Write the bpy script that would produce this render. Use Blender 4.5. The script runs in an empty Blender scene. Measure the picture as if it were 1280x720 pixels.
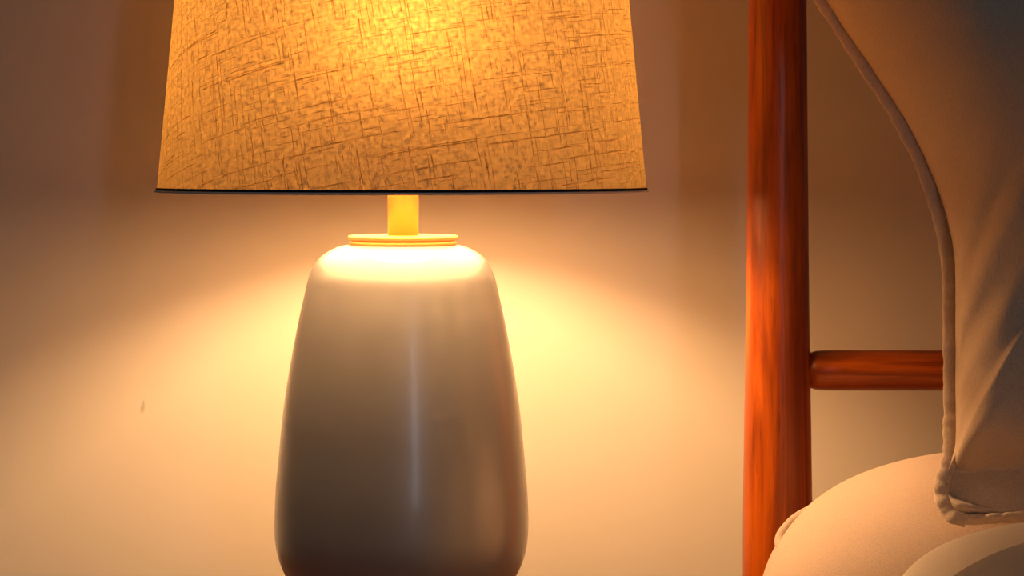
import bpy, bmesh, math, random
from mathutils import Vector, noise
random.seed(7)
S = bpy.context.scene
COL = S.collection
PI = math.pi

# ---------------------------------------------------------------- measures (metres)
F = 2533.0                 # focal length in pixels of a 1280 wide frame
HOR = 210.0                # picture row of the horizon
CX, CY, CZ = 0.0808, -1.5, 0.909    # camera
WALL_Y = 0.285


def at(px, py, Y):
    """world point at depth Y that the photograph shows at px, py"""
    k = (Y - CY) / F
    return Vector((CX + (px - 640) * k, Y, CZ - (py - HOR) * k))


# ---------------------------------------------------------------- helpers
def link(name, me, mat=None, parent=None, smooth=True):
    o = bpy.data.objects.new(name, me)
    COL.objects.link(o)
    if mat:
        me.materials.append(mat)
    if smooth:
        for p in me.polygons:
            p.use_smooth = True
    if parent:
        o.parent = parent
    return o


def mesh(name, verts, faces, mat=None, parent=None, smooth=True):
    me = bpy.data.meshes.new(name)
    me.from_pydata([tuple(v) for v in verts], [], faces)
    me.update()
    return link(name, me, mat, parent, smooth)


def empty(name, loc, label, cat, group=None):
    o = bpy.data.objects.new(name, None)
    COL.objects.link(o)
    o.location = loc
    o.empty_display_size = 0.05
    tag(o, label, cat, group)
    return o


def tag(o, label, cat, group=None):
    o['label'] = label
    o['category'] = cat
    if group:
        o['group'] = group


def smooth_profile(pts, sub=6):
    """Catmull-Rom through 2D points"""
    out = []
    n = len(pts)
    for i in range(n - 1):
        p0 = pts[max(i - 1, 0)]
        p1, p2 = pts[i], pts[i + 1]
        p3 = pts[min(i + 2, n - 1)]
        for k in range(sub):
            t = k / sub
            out.append(tuple(0.5 * ((2 * b) + (-a + c) * t + (2 * a - 5 * b + 4 * c - d) * t * t
                                    + (-a + 3 * b - 3 * c + d) * t ** 3)
                             for a, b, c, d in zip(p0, p1, p2, p3)))
    out.append(tuple(pts[-1]))
    return out


def lathe(name, prof, mat, parent, seg=128, loc=(0, 0, 0), cap=True):
    """prof: (radius, z) list from one end to the other, turned about z"""
    vs, fs = [], []
    rings = []
    for r, z in prof:
        if r < 1e-6:
            rings.append([len(vs)])
            vs.append((0, 0, z))
        else:
            rings.append(list(range(len(vs), len(vs) + seg)))
            for k in range(seg):
                a = 2 * PI * k / seg
                vs.append((r * math.cos(a), r * math.sin(a), z))
    for A, B in zip(rings, rings[1:]):
        for k in range(seg):
            k2 = (k + 1) % seg
            if len(A) == 1 and len(B) == 1:
                continue
            if len(A) == 1:
                fs.append((A[0], B[k2], B[k]))
            elif len(B) == 1:
                fs.append((A[k], A[k2], B[0]))
            else:
                fs.append((A[k], A[k2], B[k2], B[k]))
    o = mesh(name, vs, fs, mat, parent)
    bm = bmesh.new(); bm.from_mesh(o.data)
    bmesh.ops.recalc_face_normals(bm, faces=bm.faces)
    bm.to_mesh(o.data); bm.free()
    o.location = loc
    return o


def tube(name, path, rad, mat, parent=None, seg=14, closed=False, up=None, flat=1.0):
    """rad: float or list"""
    n = len(path)
    P = [Vector(p) for p in path]
    R = rad if isinstance(rad, (list, tuple)) else [rad] * n
    vs, fs = [], []
    prev = None
    for i in range(n):
        if closed:
            t = (P[(i + 1) % n] - P[i - 1]).normalized()
        else:
            t = (P[min(i + 1, n - 1)] - P[max(i - 1, 0)]).normalized()
        ref = prev if prev is not None else (Vector(up) if up else (Vector((0, 1, 0)) if abs(t.y) < 0.9 else Vector((1, 0, 0))))
        a = (ref - t * ref.dot(t)).normalized()
        prev = a
        b = t.cross(a)
        for k in range(seg):
            an = 2 * PI * k / seg
            vs.append(P[i] + (a * math.cos(an) * flat + b * math.sin(an)) * R[i])
    for i in range(n if closed else n - 1):
        j = (i + 1) % n
        for k in range(seg):
            k2 = (k + 1) % seg
            fs.append((i * seg + k, i * seg + k2, j * seg + k2, j * seg + k))
    if not closed:
        fs.append(tuple(range(seg))[::-1])
        fs.append(tuple(range((n - 1) * seg, n * seg)))
    return mesh(name, vs, fs, mat, parent)


def box(name, x0, x1, y0, y1, z0, z1, mat, parent=None, bev=0.004):
    bm = bmesh.new()
    bmesh.ops.create_cube(bm, size=1)
    for v in bm.verts:
        v.co = Vector((x0 if v.co.x < 0 else x1, y0 if v.co.y < 0 else y1, z0 if v.co.z < 0 else z1))
    if bev:
        bmesh.ops.bevel(bm, geom=bm.edges[:], offset=bev, segments=3, profile=0.5, affect='EDGES')
    me = bpy.data.meshes.new(name)
    bm.to_mesh(me); bm.free()
    return link(name, me, mat, parent, smooth=False)


# ---------------------------------------------------------------- node helpers
class NT:
    def __init__(self, name):
        self.mat = bpy.data.materials.new(name)
        self.mat.use_nodes = True
        self.t = self.mat.node_tree
        self.t.nodes.clear()
        self.out = self.t.nodes.new('ShaderNodeOutputMaterial')

    def n(self, kind, **kw):
        nd = self.t.nodes.new(kind)
        for k, v in kw.items():
            setattr(nd, k, v)
        return nd

    def put(self, sock, v):
        if isinstance(v, bpy.types.NodeSocket):
            self.t.links.new(v, sock)
        elif v is not None:
            if isinstance(v, (tuple, list)) and len(v) == 3 and sock.type == 'RGBA':
                v = (*v, 1)
            sock.default_value = v

    def m(self, op, a, b=None, c=None, clamp=False):
        nd = self.n('ShaderNodeMath', operation=op, use_clamp=clamp)
        for s, v in zip(nd.inputs, (a, b, c)):
            self.put(s, v)
        return nd.outputs[0]

    def noise(self, vec, scale, detail=3, rough=0.5, dist=0):
        nd = self.n('ShaderNodeTexNoise')
        self.put(nd.inputs['Vector'], vec)
        nd.inputs['Scale'].default_value = scale
        nd.inputs['Detail'].default_value = detail
        nd.inputs['Roughness'].default_value = rough
        nd.inputs['Distortion'].default_value = dist
        return nd.outputs['Fac']

    def comb(self, x, y, z=0.0):
        nd = self.n('ShaderNodeCombineXYZ')
        for s, v in zip(nd.inputs, (x, y, z)):
            self.put(s, v)
        return nd.outputs[0]

    def sep(self, v):
        nd = self.n('ShaderNodeSeparateXYZ')
        self.put(nd.inputs[0], v)
        return nd.outputs

    def rng(self, v, a, b, c=0.0, d=1.0, smooth=True):
        nd = self.n('ShaderNodeMapRange', interpolation_type='SMOOTHSTEP' if smooth else 'LINEAR')
        for s, x in zip(nd.inputs, (v, a, b, c, d)):
            self.put(s, x)
        return nd.outputs[0]

    def mix(self, f, a, b, mode='MIX'):
        nd = self.n('ShaderNodeMix', data_type='RGBA', blend_type=mode)
        self.put(nd.inputs[0], f); self.put(nd.inputs[6], a); self.put(nd.inputs[7], b)
        return nd.outputs[2]

    def coord(self, which='Object'):
        return self.n('ShaderNodeTexCoord').outputs[which]

    def scale(self, v, s):
        nd = self.n('ShaderNodeMapping')
        self.put(nd.inputs[0], v)
        nd.inputs['Scale'].default_value = s
        return nd.outputs[0]

    def bump(self, h, strength, dist):
        nd = self.n('ShaderNodeBump')
        self.put(nd.inputs['Height'], h)
        nd.inputs['Strength'].default_value = strength
        nd.inputs['Distance'].default_value = dist
        return nd.outputs[0]

    def bsdf(self, **kw):
        nd = self.n('ShaderNodeBsdfPrincipled')
        for k, v in kw.items():
            self.put(nd.inputs[k.replace('_', ' ')], v)
        return nd.outputs[0]

    def finish(self, sh):
        self.t.links.new(sh, self.out.inputs[0])
        return self.mat


# ---------------------------------------------------------------- materials
def mat_wall():
    t = NT('painted plaster')
    P = t.coord()
    big = t.noise(P, 3.0, 3)
    col = t.mix(big, (0.80, 0.70, 0.58), (0.83, 0.73, 0.615))
    # a small scuff on the paint, to the left of the lamp
    s = t.sep(P)
    c = at(178.5, 508, WALL_Y)
    k = (WALL_Y - CY) / F
    dx = t.m('DIVIDE', t.m('SUBTRACT', s[0], c.x), k)
    dz = t.m('DIVIDE', t.m('SUBTRACT', s[2], c.z), k)
    wob = t.m('MULTIPLY', t.m('SUBTRACT', t.noise(P, 260, 2), 0.5), 3.0)
    # body of the mark: a leaning teardrop, narrow at its top
    wid = t.rng(dz, -8.0, 11.0, 4.2, 0.7, smooth=False)
    lean = t.m('ADD', dx, t.m('MULTIPLY', dz, -0.12))
    ex = t.m('DIVIDE', t.m('ADD', lean, wob), wid)
    ez = t.m('DIVIDE', dz, 10.0)
    r = t.m('SQRT', t.m('ADD', t.m('MULTIPLY', ex, ex), t.m('MULTIPLY', ez, ez)))
    mark = t.rng(r, 1.15, 0.5, 0.0, 0.5)
    col = t.mix(mark, col, (0.42, 0.33, 0.25))
    h = t.m('ADD', t.m('MULTIPLY', t.noise(P, 160, 4), 0.6), t.noise(P, 22, 3))
    return t.finish(t.bsdf(Base_Color=col, Roughness=0.75, Specular_IOR_Level=0.2, Normal=t.bump(h, 0.12, 0.0015)))


def mat_wood(name, axis, light=(0.53, 0.115, 0.003), dark=(0.22, 0.038, 0.002), rough=0.3):
    t = NT(name)
    P = t.coord()
    sc = {'z': (1, 1, 0.055), 'x': (0.055, 1, 1), 'y': (1, 0.055, 1)}[axis]
    Q = t.scale(P, sc)
    g1 = t.noise(Q, 75, 5, 0.6, 1.2)
    g2 = t.noise(Q, 420, 3, 0.6)
    broad = t.noise(t.scale(P, tuple(0.25 if v < 1 else 1 for v in sc)), 22, 3, 0.55, 0.8)
    f = t.m('ADD', t.m('MULTIPLY', g1, 0.62), t.m('MULTIPLY', broad, 0.38))
    f = t.rng(f, 0.36, 0.64)
    col = t.mix(f, dark, light)
    col = t.mix(t.rng(g2, 0.56, 0.72, 0, 0.45), col, (0.07, 0.014, 0.004))
    return t.finish(t.bsdf(Base_Color=col, Roughness=t.rng(g1, 0.3, 0.7, rough, rough + 0.12),
                           Specular_IOR_Level=0.3, Coat_Weight=0.3, Coat_Roughness=0.30, Coat_Tint=(1.0, 0.6, 0.25),
                           Normal=t.bump(t.m('ADD', g2, g1), 0.12, 0.0006)))


def mat_fabric(name, colour, scale=1500, strength=0.35, rough=0.9):
    t = NT(name)
    P = t.coord()
    s = t.sep(P)
    w1 = t.noise(t.scale(P, (1, 1, 0.12)), scale, 2)
    w2 = t.noise(t.scale(P, (0.12, 1, 1)), scale, 2)
    soft = t.noise(P, 28, 4)
    h = t.m('ADD', t.m('ADD', w1, w2), t.m('MULTIPLY', soft, 1.5))
    dk = tuple(c * 0.86 for c in colour)
    col = t.mix(t.rng(t.m('ADD', w1, w2), 0.8, 1.2), dk, colour)
    return t.finish(t.bsdf(Base_Color=col, Roughness=rough, Specular_IOR_Level=0.15, Sheen_Weight=0.15,
                           Sheen_Roughness=0.5, Normal=t.bump(h, strength, 0.0008)))


def mat_plain(name, colour, rough=0.5, metal=0.0, spec=0.5, **kw):
    t = NT(name)
    P = t.coord()
    v = t.noise(P, 60, 3)
    c = t.mix(v, tuple(x * 0.94 for x in colour), colour)
    return t.finish(t.bsdf(Base_Color=c, Roughness=t.rng(v, 0.3, 0.7, rough * 0.92, rough * 1.08), Metallic=metal,
                           Specular_IOR_Level=spec, **kw))


def slub_layer(t, along, across, sp, thick, seed, thr, run, wob):
    """irregular thick threads lying along one direction of the cloth: 0 = none, 1 = thread"""
    w = t.m('MULTIPLY', t.m('SUBTRACT', t.noise(t.comb(along, across, seed), 38, 2), 0.5), wob)
    y = t.m('DIVIDE', t.m('ADD', across, w), sp)
    y = t.m('ADD', y, seed * 0.37)
    cell = t.m('FLOOR', y)
    fr = t.m('SUBTRACT', y, cell)
    wn = t.n('ShaderNodeTexWhiteNoise', noise_dimensions='2D')
    t.put(wn.inputs['Vector'], t.comb(cell, seed))
    off = t.rng(wn.outputs['Value'], 0, 1, 0.2, 0.8, smooth=False)
    d = t.m('MULTIPLY', t.m('ABSOLUTE', t.m('SUBTRACT', fr, off)), sp)
    nz = t.noise(t.comb(t.m('MULTIPLY', along, run), t.m('MULTIPLY', cell, 3.17), seed * 5.3), 1.0, 1.5)
    amt = t.rng(nz, thr, thr + 0.07)
    rag = t.noise(t.comb(along, across, seed), 900, 2)
    th = t.m('MULTIPLY', amt, t.rng(rag, 0.3, 0.7, thick * 0.35, thick * 1.3))
    line = t.rng(t.m('SUBTRACT', d, th), -thick * 0.4, thick * 0.55, 1.0, 0.0)
    dk = t.rng(t.noise(t.comb(t.m('MULTIPLY', along, 90), t.m('MULTIPLY', cell, 1.9), seed), 1.0, 2), 0.3, 0.65, 0.35, 1.0)
    return t.m('MULTIPLY', line, t.m('MULTIPLY', amt, dk))


def mat_shade():
    t = NT('woven linen lamp shade')
    uv = t.n('ShaderNodeUVMap', uv_map='cloth').outputs[0]
    s = t.sep(uv)
    ca, sa = math.cos(math.radians(10)), math.sin(math.radians(10))
    # cloth cut on a slight bias
    u = t.m('ADD', t.m('MULTIPLY', s[0], ca), t.m('MULTIPLY', s[1], sa))
    v = t.m('SUBTRACT', t.m('MULTIPLY', s[1], ca), t.m('MULTIPLY', s[0], sa))
    m = None
    for (al, ac, sp, th, seed, thr, run, wob) in (
            (u, v, 0.0125, 0.00040, 1.3, 0.49, 19, 0.0020),
            (u, v, 0.0170, 0.00052, 4.1, 0.52, 15, 0.0020),
            (u, v, 0.0080, 0.00024, 8.7, 0.52, 34, 0.0016),
            (u, v, 0.0100, 0.00026, 5.9, 0.50, 40, 0.0016),
            (v, u, 0.0104, 0.00028, 3.9, 0.48, 50, 0.0030),
            (v, u, 0.0120, 0.00036, 2.6, 0.48, 32, 0.0034),
            (v, u, 0.0170, 0.00042, 6.4, 0.49, 26, 0.0034),
            (v, u, 0.0085, 0.00026, 9.9, 0.50, 46, 0.0024)):
        L = slub_layer(t, al, ac, sp, th, seed, thr, run, wob)
        m = L if m is None else t.m('MAXIMUM', m, L)
    # fine ground weave
    g1 = t.noise(t.comb(t.m('MULTIPLY', u, 0.3), v, 3.0), 520, 2)
    g2 = t.noise(t.comb(u, t.m('MULTIPLY', v, 0.3), 7.0), 520, 2)
    g3 = t.noise(t.comb(u, v, 1.0), 300, 4)
    grain = t.m('ADD', t.m('ADD', t.m('MULTIPLY', g1, 0.4), t.m('MULTIPLY', g2, 0.4)), t.m('MULTIPLY', g3, 0.45))
    grain = t.rng(grain, 0.47, 0.78, 0.48, 1.52, smooth=False)
    cl = t.m('MULTIPLY', grain, t.rng(m, 0, 1, 1.0, 0.58, smooth=False))
    ground = t.mix(m, SHADE_T, (SHADE_T[0] * 0.9, SHADE_T[1] * 0.72, SHADE_T[2] * 0.5))
    vm = t.n('ShaderNodeVectorMath', operation='SCALE')
    t.put(vm.inputs[0], ground); t.put(vm.inputs['Scale'], cl)
    nrm = t.bump(t.m('ADD', t.m('MULTIPLY', m, 1.0), t.m('MULTIPLY', grain, 0.5)), 0.3, 0.0006)
    tr = t.n('ShaderNodeBsdfTranslucent'); t.put(tr.inputs[0], vm.outputs[0])
    rf = t.n('ShaderNodeBsdfRefraction'); t.put(rf.inputs[0], vm.outputs[0])
    rf.inputs['Roughness'].default_value = 1.0
    rf.inputs['IOR'].default_value = 1.45
    mt = t.n('ShaderNodeMixShader'); mt.inputs[0].default_value = FORWARD
    t.put(mt.inputs[1], tr.outputs[0]); t.put(mt.inputs[2], rf.outputs[0])
    df = t.n('ShaderNodeBsdfDiffuse')
    back = t.n('ShaderNodeNewGeometry').outputs['Backfacing']     # white lining on the inner face
    t.put(df.inputs[0], t.mix(back, t.mix(m, (0.36, 0.29, 0.20), (0.20, 0.13, 0.08)), (0.76, 0.72, 0.66)))
    t.put(df.inputs['Normal'], nrm)
    # cloth both reflects and lets a little light through
    mx = t.n('ShaderNodeAddShader')
    t.put(mx.inputs[0], df.outputs[0]); t.put(mx.inputs[1], mt.outputs[0])
    return t.finish(mx.outputs[0])


LIGHT = (1.0, 0.59, 0.27)
BULB = 134.0
SHADE_T = (0.053, 0.030, 0.0075)
FORWARD = 0.28

M_wall = mat_wall()
M_post = mat_wood('cherry wood upright grain', 'z')
M_rail = mat_wood('cherry wood level grain', 'x')
M_table = mat_wood('dark table wood', 'x', (0.10, 0.045, 0.02), (0.05, 0.02, 0.01), 0.5)
M_floor = mat_wood('floor boards', 'y', (0.22, 0.13, 0.07), (0.12, 0.065, 0.035), 0.5)
M_pillow = mat_fabric('stone linen', (0.72, 0.54, 0.39))
M_cream = mat_fabric('cream cotton', (0.60, 0.435, 0.33), 1700, 0.2)
M_duvet = mat_fabric('sand cotton', (0.62, 0.52, 0.42), 1700, 0.25)
M_matt = mat_fabric('mattress cotton', (0.6, 0.57, 0.52), 1200, 0.3)
M_ceramic = mat_plain('glazed taupe ceramic', (0.255, 0.235, 0.215), 0.42, 0.0, 1.0, IOR=1.7, Coat_Weight=0.9, Coat_Roughness=0.20)
M_brass = mat_plain('brushed yellow brass', (0.78, 0.33, 0.07), 0.45, 0.4, 0.5)
M_dark = mat_plain('navy shade trim', (0.012, 0.013, 0.022), 0.7, 0, 0.2)
M_wire = mat_plain('pale rolled shade hem', (0.82, 0.70, 0.60), 0.6, 0, 0.3)
M_shade = mat_shade()
tb = NT('lit frosted bulb')
em = tb.n('ShaderNodeEmission')
em.inputs[0].default_value = (*LIGHT, 1); em.inputs[1].default_value = 20
M_bulb = tb.finish(em.outputs[0])

# ---------------------------------------------------------------- the setting
w = box('wall_back', -2.2, 2.6, WALL_Y, WALL_Y + 0.12, 0, 2.6, M_wall, bev=0)
w['kind'] = 'structure'
fl = box('floor', -2.2, 2.6, -3.2, WALL_Y, -0.1, 0, M_floor, bev=0)
fl['kind'] = 'structure'

# ---------------------------------------------------------------- table lamp
K = 1.5 / F            # metres per pixel in the lamp's plane
AX = at(504, 0, 0).x   # lamp axis
TABLE = at(0, 816, 0).z


def zl(py):
    return CZ - (py - HOR) * K - TABLE


lamp = empty('table_lamp', (AX, 0, TABLE), 'lit table lamp with woven linen shade and smooth taupe ceramic base', 'lamp')
prof = [(0, 812), (70, 812), (78, 815), (82, 812), (86, 800), (94, 785), (108, 765), (123, 746), (133, 733), (142, 720),
        (149.5, 705), (154.5, 690), (157.5, 672), (158.3, 650), (156.8, 610), (153.2, 569), (148.5, 520),
        (143, 480), (136.2, 440), (128.5, 400), (121.8, 370), (117.2, 350), (113.2, 339), (106.8, 327),
        (99, 319), (88, 312), (76, 307.5), (64, 305.5), (40, 305)]
pp = smooth_profile(prof[3:], 6)
pp = [(0, 815), (72, 815), (79, 816)] + pp + [(0, 305)]
vase = lathe('lamp_base', [(r * K, zl(y)) for r, y in pp], M_ceramic, lamp, 192)
vase.location.x = -0.0010
# brass collar: two stacked flat rings, the upper a little wider
cp = [(0, 307), (60, 307), (65.5, 306.2), (67.2, 304.6), (67.2, 302.4), (66.2, 301.2), (65.2, 300.6), (65.2, 299.8), (67.6, 299.2), (68.8, 298.0), (68.9, 295.6),
      (67.8, 294.4), (65, 294.1), (0, 294)]
lathe('collar', [(r * K, zl(y)) for r, y in cp], M_brass, lamp, 128)
lathe('stem', [(0, zl(294)), (19.2 * K, zl(294)), (19.2 * K, zl(180)), (17 * K, zl(176)), (0, zl(176))], M_brass, lamp, 64)
SOCK_TOP = zl(92)
lathe('socket', [(0, zl(182)), (22 * K, zl(182)), (24 * K, zl(178)), (24 * K, zl(112)), (20 * K, SOCK_TOP), (0, SOCK_TOP)],
      M_brass, lamp, 64)
BZ = zl(22)
br = 0.038
bp = [(0.0125, SOCK_TOP - 0.004)]
for k in range(0, 25):
    a = -math.radians(72) + math.radians(162) * k / 24
    bp.append((max(br * math.cos(a), 0.0), BZ + br * math.sin(a)))
bp[-1] = (0, BZ + br)
lathe('bulb', bp, M_bulb, lamp, 48)

gl = bpy.data.lights.new('bulb_glow', 'POINT')      # the light the frosted globe gives off
gl.energy = BULB * 4 * PI ** 2 * 0.048 ** 2
gl.shadow_soft_size = 0.040
gl.use_soft_falloff = False
gl.color = LIGHT
glo = bpy.data.objects.new('bulb_glow', gl)
COL.objects.link(glo)
glo.parent = lamp
glo.location = (0, 0, BZ)

# shade: one sheet of cloth on a cone
RIM_Z, SL = zl(236), 0.091
R0 = 303.2 * K
HS = 0.27
TOPZ = RIM_Z + HS
SEG, ROWS = 192, 40
alpha = math.atan(SL)
vs, fs = [], []
for j in range(ROWS + 1):
    z = RIM_Z + HS * j / ROWS
    r = R0 - SL * (z - RIM_Z)
    for k in range(SEG + 1):
        a = PI / 2 + 2 * PI * k / SEG      # seam at the back
        vs.append((r * math.cos(a), r * math.sin(a), z))
for j in range(ROWS):
    for k in range(SEG):
        a = j * (SEG + 1) + k
        fs.append((a, a + 1, a + SEG + 2, a + SEG + 1))
shade = mesh('lamp_shade', vs, fs, M_shade, lamp)
uvl = shade.data.uv_layers.new(name='cloth')
for lp in shade.data.loops:
    vi = lp.vertex_index
    j, k = divmod(vi, SEG + 1)
    z = HS * j / ROWS
    r = R0 - SL * z
    sl = r / math.sin(alpha)               # slant distance from the cone's apex
    ph = (2 * PI * k / SEG - PI) * math.sin(alpha)
    uvl.data[lp.index].uv = (sl * math.sin(ph), R0 / math.sin(alpha) - sl * math.cos(ph))
shade.data.flip_normals() if shade.data.polygons[0].normal.dot(Vector(shade.data.polygons[0].center) * Vector((1, 1, 0))) < 0 else None


def ring(name, z0, z1, ri, ro, mat, parent):
    c = (z1 - z0) * 0.3
    p = [(ri, z0 + c), (ri + 0.0003, z0), (ro - 0.0004, z0), (ro, z0 + c), (ro, z1 - c), (ro - 0.0004, z1), (ri + 0.0003, z1), (ri, z1 - c), (ri, z0 + c)]
    return lathe(name, p, mat, parent, 192)


ring('shade_trim', zl(237.3), zl(234.2), R0 - 0.0012, R0 + 0.0009, M_dark, shade)['label'] = 'dark navy band round the bottom of the shade'
ring('shade_hem', zl(239.9), zl(237.2), R0 - 0.0016, R0 + 0.0018, M_wire, shade)['label'] = 'pale rolled hem below the navy band'
rt = R0 - SL * HS
ring('shade_top_hem', TOPZ - 0.002, TOPZ + 0.001, rt - 0.0014, rt + 0.001, M_wire, shade)
# wire carrier in the top of the shade: a hub over the bulb with three arms, held by a harp
sp = lathe('shade_carrier', [(0, TOPZ - 0.014), (0.011, TOPZ - 0.014), (0.011, TOPZ - 0.010), (0, TOPZ - 0.010)], M_brass, lamp, 32)
for q in range(3):
    a = q * 2 * PI / 3 + 0.5
    tube('carrier_arm', [(0.009 * math.cos(a), 0.009 * math.sin(a), TOPZ - 0.012),
                         (rt * math.cos(a), rt * math.sin(a), TOPZ - 0.004)], 0.0012, M_brass, sp, 8)
harp = []
h0, h1 = zl(112), TOPZ - 0.014
for k in range(31):
    s = k / 30
    harp.append((0.0, 0.056 * math.sin(PI * min(1, s * 1.0)) ** 0.4 if 0 < s < 1 else 0.0, h0 + (h1 - h0) * s))
for sg in (1, -1):
    tube('harp', [(x, 0.0125 + sg * 0 + y if sg > 0 else -0.0125 - y, z) if i < 30 else (0, 0, z) for i, (x, y, z) in enumerate(harp)],
         0.0011, M_brass, lamp, 8)

# ---------------------------------------------------------------- nightstand under the lamp
ns = empty('nightstand', (AX - 0.02, -0.03, 0), 'low dark wooden nightstand carrying the table lamp', 'nightstand')
nx0, nx1, ny0, ny1 = -0.26, 0.235, -0.20, 0.262
box('table_top', nx0, nx1, ny0, ny1, TABLE - 0.022, TABLE, M_table, ns)
box('cabinet', nx0 + 0.02, nx1 - 0.02, ny0 + 0.02, ny1 - 0.01, 0.16, TABLE - 0.022, M_table, ns)
dr = box('drawer', nx0 + 0.03, nx1 - 0.03, ny0 + 0.008, ny0 + 0.0199, TABLE - 0.17, TABLE - 0.04, M_table, ns, 0.002)
kn = lathe('knob', [(0, -0.02), (0.009, -0.019), (0.012, -0.012), (0.006, -0.006), (0.006, 0), (0, 0)], M_brass, dr, 32)
kn.rotation_euler = (-PI / 2, 0, 0)
kn.location = ((nx0 + nx1) / 2, ny0 + 0.008, TABLE - 0.105)
for x in (nx0 + 0.04, nx1 - 0.04):
    for y in (ny0 + 0.04, ny1 - 0.04):
        lathe('leg', [(0, 0), (0.011, 0), (0.018, 0.16), (0, 0.16)], M_table, ns, 24, (x, y, 0))

# ---------------------------------------------------------------- bed frame
POST_Y = 0.08
kp = (POST_Y - CY) / F


def zp(py):
    return CZ - (py - HOR) * kp


bed = empty('bed_frame', (at(972, 0, POST_Y).x, POST_Y, 0), 'reddish cherry wood bed frame with round post and rail against the wall', 'bed frame')
PX = at(972, 0, POST_Y).x
BW = 1.46
pts = [(0.0, 0.0), (0.020, 0.0), (0.0215, 0.02), (0.0262, 0.45), (0.0270, zp(700)), (0.0262, zp(560)), (0.0252, zp(460)),
       (0.0240, zp(300)), (0.0232, zp(150)), (0.0225, zp(0)), (0.0215, zp(0) + 0.12), (0.020, zp(0) + 0.165), (0.015, zp(0) + 0.178),
       (0.0, zp(0) + 0.182)]
post = lathe('post', [(r * 1.0, z) for r, z in pts[:2]] + smooth_profile(pts[2:-1], 5) + [pts[-1]], M_post, bed, 64)
post2 = post.copy(); COL.objects.link(post2); post2.parent = bed; post2.location = (BW, 0, 0)


def rail(z, r):
    L = BW
    px = [(0.015, r * 0.72), (0.0235, r * 0.74), (0.0255, r * 0.88), (0.030, r * 0.97), (0.038, r)]
    path = [(x, 0, z) for x, _ in px] + [(L * k / 12 + (0 if k else 0), 0, z) for k in range(1, 12)] + [(L - x, 0, z) for x, _ in px[::-1]]
    rr = [q for _, q in px] + [r] * 11 + [q for _, q in px[::-1]]
    o = tube('rail', path, rr, M_rail, bed, 40)
    return o


rail(zp(463), 25.2 * kp)
rail(zp(0) + 0.13, 0.015)
# low rails that carry the mattress
MX0, MX1 = 0.012, BW - 0.012
box('head_board_rail', 0.0, BW, -0.011, 0.011, 0.20, 0.30, M_rail, bed)
for x in (0.0, BW - 0.024):
    box('side_rail', x, x + 0.024, -2.02, -0.012, 0.20, 0.29, M_rail, bed)
box('foot_rail', 0.0, BW, -2.045, -2.021, 0.20, 0.29, M_rail, bed)
box('slat_deck', 0.025, BW - 0.025, -2.02, -0.012, 0.27, 0.285, M_rail, bed)
for x in (0.02, BW - 0.02):
    lathe('foot_leg', [(0, 0), (0.018, 0), (0.024, 0.199), (0, 0.199)], M_post, bed, 32, (x, -2.03, 0))

# mattress
MAT_TOP = 0.478
BX = PX


def superbox(name, c, h, e, mat, parent=None, nu=96, nv=48, wr=0.0, f=9.0, seed=0.0, low=None, stretch=0.0):
    """pillow-like solid: superellipsoid with half sizes h and roundness e, soft wrinkles wr"""
    vs, fs = [], []
    def sg(v, p):
        return math.copysign(abs(v) ** p, v)
    for j in range(nv + 1):
        ph = -PI / 2 + PI * j / nv
        for k in range(nu):
            th = 2 * PI * k / nu
            x = h[0] * sg(math.cos(ph), e[1]) * sg(math.cos(th), e[0])
            y = h[1] * sg(math.cos(ph), e[1]) * sg(math.sin(th), e[0])
            z = h[2] * sg(math.sin(ph), e[1])
            if low and z < 0:       # heavy underside lying on what carries it
                z = -low * min(1.0, abs(math.sin(ph)) ** 0.45)
                q_ = abs(math.cos(ph)) ** 0.35 / max(1e-6, abs(math.cos(ph)) ** e[1]) if abs(math.cos(ph)) > 1e-4 else 1.0
                x *= q_; y *= q_
            p = Vector((x, y, z))
            if wr:
                nn = noise.noise(Vector((x * f + seed, y * f, z * f * 1.5))) + 0.5 * noise.noise(Vector((x * f * 2.7, y * f * 2.7 + seed, z * f * 3)))
                p += p.normalized() * nn * wr
            if stretch and x > 1e-5:
                p.x += stretch
            vs.append(p)
    for j in range(nv):
        for k in range(nu):
            k2 = (k + 1) % nu
            fs.append((j * nu + k, j * nu + k2, (j + 1) * nu + k2, (j + 1) * nu + k))
    o = mesh(name, vs, fs, mat, parent)
    bm = bmesh.new(); bm.from_mesh(o.data)
    bmesh.ops.remove_doubles(bm, verts=bm.verts, dist=1e-5)
    bmesh.ops.recalc_face_normals(bm, faces=bm.faces)
    bm.to_mesh(o.data); bm.free()
    o.location = c
    return o


m = superbox('mattress', (BX + BW / 2, POST_Y - 0.04 - 0.97, (MAT_TOP + 0.287) / 2), (BW / 2 - 0.03, 0.955, (MAT_TOP - 0.287) / 2),
             (0.08, 0.25), M_matt)
tag(m, 'pale mattress lying on the bed frame beneath the pillows', 'mattress')

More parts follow.
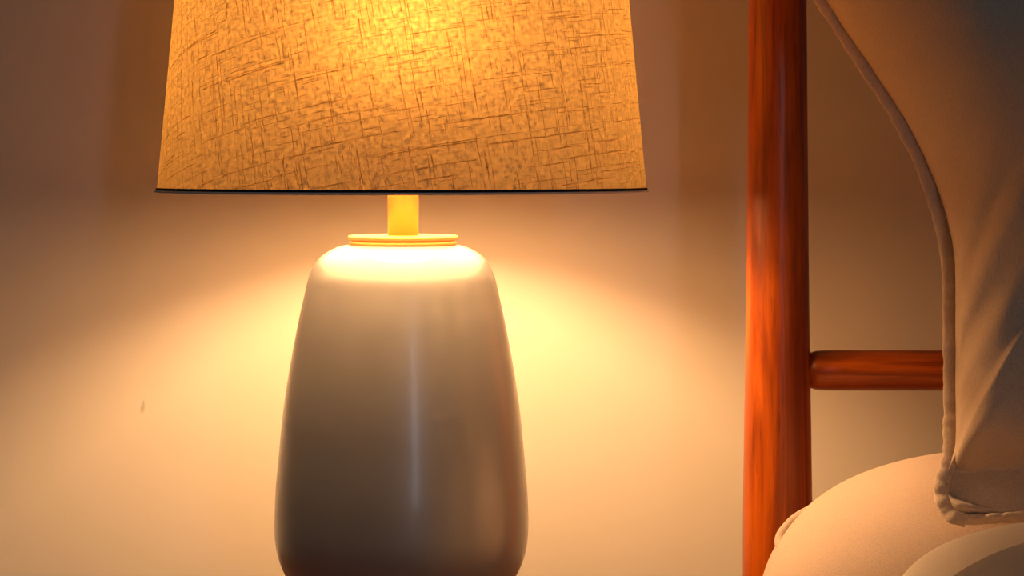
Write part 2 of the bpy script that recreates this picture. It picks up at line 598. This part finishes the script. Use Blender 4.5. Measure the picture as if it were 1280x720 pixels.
# ---------------------------------------------------------------- lower cream pillow
LY = -0.09
kl = (LY - CY) / F
lc = at(1240, 770, LY)
A, B = 289 * kl, 203 * kl
HALF_Y = 0.14
STR = 0.30      # straight middle length of the pillow
vs, fs = [], []
NU, NV = 220, 72
HB = lc.z - MAT_TOP - 0.001
for j in range(NV + 1):
    ph = PI * j / NV           # around the end: 0 = left tip, PI = right tip
    for k in range(NU):
        th = 2 * PI * k / NU
        cx = -math.cos(ph)
        x = A * math.copysign(abs(cx) ** 1.0, cx)
        s = math.sin(ph)
        y = HALF_Y * s ** 0.85 * math.copysign(abs(math.cos(th)) ** 0.85, math.cos(th))
        zc = math.sin(th)
        z = B * s * zc ** 0.92 if zc > 0 else -HB * s ** 0.55 * abs(zc) ** 0.7
        x += STR if j > NV // 2 else 0
        p = Vector((x, y, z))
        if zc > -0.6:
            q = Vector((x * 9 + 3, y * 14, z * 9))
            n1 = noise.noise(q) * 0.0022 * s
            p.z += n1; p.y += n1 * 0.6
        vs.append(p)
for j in range(NV):
    for k in range(NU):
        k2 = (k + 1) % NU
        fs.append((j * NU + k, (j + 1) * NU + k, (j + 1) * NU + k2, j * NU + k2))
low = mesh('pillow', vs, fs, M_cream)
bm = bmesh.new(); bm.from_mesh(low.data)
bmesh.ops.remove_doubles(bm, verts=bm.verts, dist=1e-5)
bmesh.ops.recalc_face_normals(bm, faces=bm.faces)
bm.to_mesh(low.data); bm.free()
low.location = lc
tag(low, 'plump cream pillow lying flat beneath the upright pillow', 'pillow')
# the piped seam that shows over its far left shoulder
seam = []
for (x, y, dy) in ((1000, 700, 0.0), (979, 686, 0.018), (975.5, 677, 0.026), (978, 668, 0.030), (984, 660, 0.033), (991, 652.5, 0.035), (999, 646.5, 0.036), (1008, 641.5, 0.036), (1020, 636, 0.036),
                   (1050, 625, 0.036)):
    seam.append(at(x, y, LY + dy) - lc)
seam = [Vector(p) for p in smooth_profile([tuple(p) for p in seam], 5)]
tube('piping', seam, 0.0042, M_cream, low, 12)

# ---------------------------------------------------------------- upright linen pillow
# leaning plane: foot on the lower pillow, head against the bed rail
PB = Vector((0.42, -0.215, at(0, 655, -0.215).z))
LEAN = math.radians(20)
YAW = math.radians(-14)
e1 = Vector((math.cos(YAW), math.sin(YAW), 0))
back_ = Vector((-math.sin(YAW), math.cos(YAW), 0))
e2 = back_ * math.sin(LEAN) + Vector((0, 0, math.cos(LEAN)))
en = -back_ * math.cos(LEAN) + Vector((0, 0, math.sin(LEAN)))     # towards the room
CAM = Vector((CX, CY, CZ))


def onplane(px, py):
    d = at(px, py, 0) - CAM
    t = (PB - CAM).dot(en) / d.dot(en)
    q = CAM + d * t - PB
    return (q.dot(e1), q.dot(e2))


left = [(1203, 654), (1189, 650), (1181, 640), (1176, 625), (1175, 609), (1181, 590), (1186, 570), (1187, 540), (1186, 500), (1185, 450), (1184, 400),
        (1183, 350), (1179, 312), (1169, 268), (1156, 228), (1138, 184), (1114, 138), (1088, 97), (1058, 52), (1030, 8), (1004, -34),
        (978, -84), (958, -130), (946, -165)]
top = [(950, -182), (975, -190), (1050, -186), (1180, -172), (1330, -170), (1480, -178), (1620, -196), (1700, -214), (1722, -208)]
right = [(1728, -190), (1715, -140), (1685, -40), (1655, 90), (1650, 240), (1668, 400), (1700, 540), (1722, 620), (1724, 655)]
bot = [(1705, 668), (1640, 664), (1540, 655), (1440, 648), (1360, 646), (1300, 649), (1250, 653)]
out = [onplane(*p) for p in left + top + right + bot]
loop = smooth_profile(out + [out[0]], 14)[:-1]
NO = len(loop)
cc = onplane(1420, 240)
TH = 0.125


def seg_dist(p, a, b):
    ax, ay = a; bx, by = b
    dx, dy = bx - ax, by - ay
    L2 = dx * dx + dy * dy
    t = max(0, min(1, ((p[0] - ax) * dx + (p[1] - ay) * dy) / L2))
    qx, qy = ax + dx * t, ay + dy * t
    return math.hypot(p[0] - qx, p[1] - qy), t


# soft folds of the cloth: (from, to, half width m, height m); negative = valley
folds = [((1192, 425), (1290, 285), 0.0090, 0.0055), ((1190, 400), (1262, 268), 0.0070, -0.0060),
         ((1188, 372), (1236, 258), 0.0080, 0.0030),
         ((1193, 470), (1262, 380), 0.0080, -0.0070), ((1192, 500), (1270, 420), 0.0110, 0.0045),
         ((1190, 575), (1225, 535), 0.0060, -0.0055), ((1196, 585), (1250, 545), 0.0100, 0.0040),
         ((1196, 603), (1350, 600), 0.0120, -0.0360), ((1250, 612), (1400, 606), 0.0200, -0.0300), ((1340, 450), (1278, 600), 0.034, -0.042),
         ((1120, 130), (1180, 90), 0.0100, 0.0020), ((1085, 80), (1150, 40), 0.009, 0.0018),
         ((1150, 200), (1205, 150), 0.0090, -0.0020), ((1172, 270), (1212, 215), 0.0075, -0.0025),
         ((1260, 60), (1300, 300), 0.020, -0.0040)]
folds = [(onplane(*a), onplane(*b), w_, h_) for a, b, w_, h_ in folds]


def fold_h(p):
    h = 0
    for a, b, w_, am in folds:
        d, t = seg_dist(p, a, b)
        if d < 3.5 * w_:
            h += 1.35 * am * math.exp(-(d / w_) ** 2) * (1 - 0.75 * t)
    return h


RINGS = 90
body = []          # the stuffed part ends a little inside the flat seam
for x, y in loop:
    d = Vector((x - cc[0], y - cc[1])).normalized()
    body.append((x - d.x * 0.0062, y - d.y * 0.0062))


def pillow_side(sign):
    vs = []
    for j in range(RINGS + 1):
        s = j / RINGS
        r = 1 - (1 - s) ** 1.6          # closer rings at the edge
        r = min(r, 1.0)
        for k in range(NO):
            x, y = body[k]
            px = cc[0] + (x - cc[0]) * r
            py = cc[1] + (y - cc[1]) * r
            h = TH * (max(0.0, 1 - r ** 2.6)) ** 0.72
            edge = min(1, (1 - r) / 0.05)
            n1 = noise.noise(Vector((px * 9, py * 9, 2.0 * sign))) * 0.006 + noise.noise(Vector((px * 26, py * 26, 5.0))) * 0.0016
            pk = 0
            if r > 0.8:   # little gathers where cloth meets the seam
                pk = noise.noise(Vector((x * 70, y * 70, 8.0))) * 0.0022 * (r - 0.8) / 0.2
            hh = h + (n1 + (fold_h((px, py)) if sign > 0 else 0)) * edge + pk * edge
            hh = max(hh, 0.0007 if j < RINGS else 0.0)
            if sign < 0:
                hh *= 0.22
            vs.append(PB + e1 * px + e2 * py + en * sign * hh)
    return vs


vf = pillow_side(1)
vb = pillow_side(-1)
vs = vf + vb
off = len(vf)
fs = []
for base, flip in ((0, False), (off, True)):
    for j in range(1, RINGS):
        for k in range(NO):
            k2 = (k + 1) % NO
            q = (base + j * NO + k, base + j * NO + k2, base + (j + 1) * NO + k2, base + (j + 1) * NO + k)
            fs.append(q if not flip else q[::-1])
    for k in range(NO):
        k2 = (k + 1) % NO
        q = (base, base + NO + k2, base + NO + k)
        fs.append(q[::-1] if not flip else q)
origin = PB.copy()
up = mesh('pillow', [v - origin for v in vs], fs, M_pillow)
bm = bmesh.new(); bm.from_mesh(up.data)
bmesh.ops.remove_doubles(bm, verts=bm.verts, dist=2e-5)
loose = [v for v in bm.verts if not v.link_faces]
bmesh.ops.delete(bm, geom=loose, context='VERTS')
bmesh.ops.recalc_face_normals(bm, faces=bm.faces)
bm.to_mesh(up.data); bm.free()
up.location = origin
tag(up, 'large stone linen pillow leaning upright with piped seam', 'pillow')
pip, pr = [], []
for k in range(NO):
    x, y = loop[k]
    wv = 0.0020 * noise.noise(Vector((x * 60, y * 60, 0))) + 0.0012 * noise.noise(Vector((x * 170, y * 170, 4)))
    d = Vector((x - cc[0], y - cc[1])).normalized()
    pip.append(e1 * (x - d.x * 0.0026) + e2 * (y - d.y * 0.0026) + en * (0.0012 + wv))
    pr.append(0.0052 + 0.0010 * noise.noise(Vector((x * 45, y * 45, 3))) + 0.0010 * noise.noise(Vector((x * 190, y * 190, 9))))
tube('piping', pip, pr, M_pillow, up, 14, closed=True, up=tuple(en), flat=0.5)

# ---------------------------------------------------------------- folded duvet in front, lower right
DY = -0.30
kd = (DY - CY) / F
duv_root = empty('duvet', (0.62, -0.42, MAT_TOP), 'sand cotton duvet folded in layers at lower right before the pillows', 'duvet')


def layer(name, px, py, ax, ay, hy, ymid, seed, w_=0.003):
    k = (ymid - CY) / F
    c = at(px, py, ymid)
    return superbox(name, c - duv_root.location, (ax * k, hy, ay * k), (0.7, 0.95), M_duvet, duv_root, 160, 80, w_, 10, seed, low=c.z - MAT_TOP - 0.003, stretch=0.62)


layer('folded_layer', 1440, 800, 318, 146, 0.13, -0.37, 1.0)
layer('folded_layer', 1440, 832, 284, 156, 0.10, -0.58, 5.0)

# ---------------------------------------------------------------- light
world = bpy.data.worlds.new('dusk')
S.world = world
world.use_nodes = True
bg = world.node_tree.nodes['Background']
bg.inputs[0].default_value = (0.62, 0.72, 0.85, 1)
bg.inputs[1].default_value = 0.035


def area(name, loc, target, sx, sy, power, col):
    l = bpy.data.lights.new(name, 'AREA')
    l.shape = 'RECTANGLE'; l.size = sx; l.size_y = sy; l.energy = power; l.color = col
    o = bpy.data.objects.new(name, l)
    COL.objects.link(o)
    o.location = loc
    o.rotation_euler = (Vector(target) - Vector(loc)).to_track_quat('-Z', 'Y').to_euler()
    return o


# tall gap between the curtains behind the viewer
area('window_gap', (0.84, -3.1, 1.22), (0, 0, 0.85), 0.13, 1.2, 3.6, (0.72, 0.82, 1.0))

# ---------------------------------------------------------------- camera
cam = bpy.data.cameras.new('camera')
co = bpy.data.objects.new('camera', cam)
COL.objects.link(co)
co.location = (CX, CY, CZ)
co.rotation_euler = (PI / 2, 0, 0)
cam.sensor_width = 36
cam.lens = F / 1280 * 36
cam.shift_y = -(360 - HOR) / 1280
cam.clip_start = 0.05
S.camera = co

S.view_settings.view_transform = 'Standard'
S.view_settings.look = 'None'
S.view_settings.gamma = 1
S.view_settings.exposure = 0
S.view_settings.use_curve_mapping = False
S.cycles.use_denoising = True
S.cycles.denoising_prefilter = 'ACCURATE'
S.cycles.denoising_input_passes = 'RGB_ALBEDO_NORMAL'
S.cycles.use_adaptive_sampling = False
S.cycles.use_guiding = True
S.cycles.use_surface_guiding = True
S.cycles.use_volume_guiding = False
S.cycles.max_bounces = 10
S.cycles.sample_clamp_indirect = 6
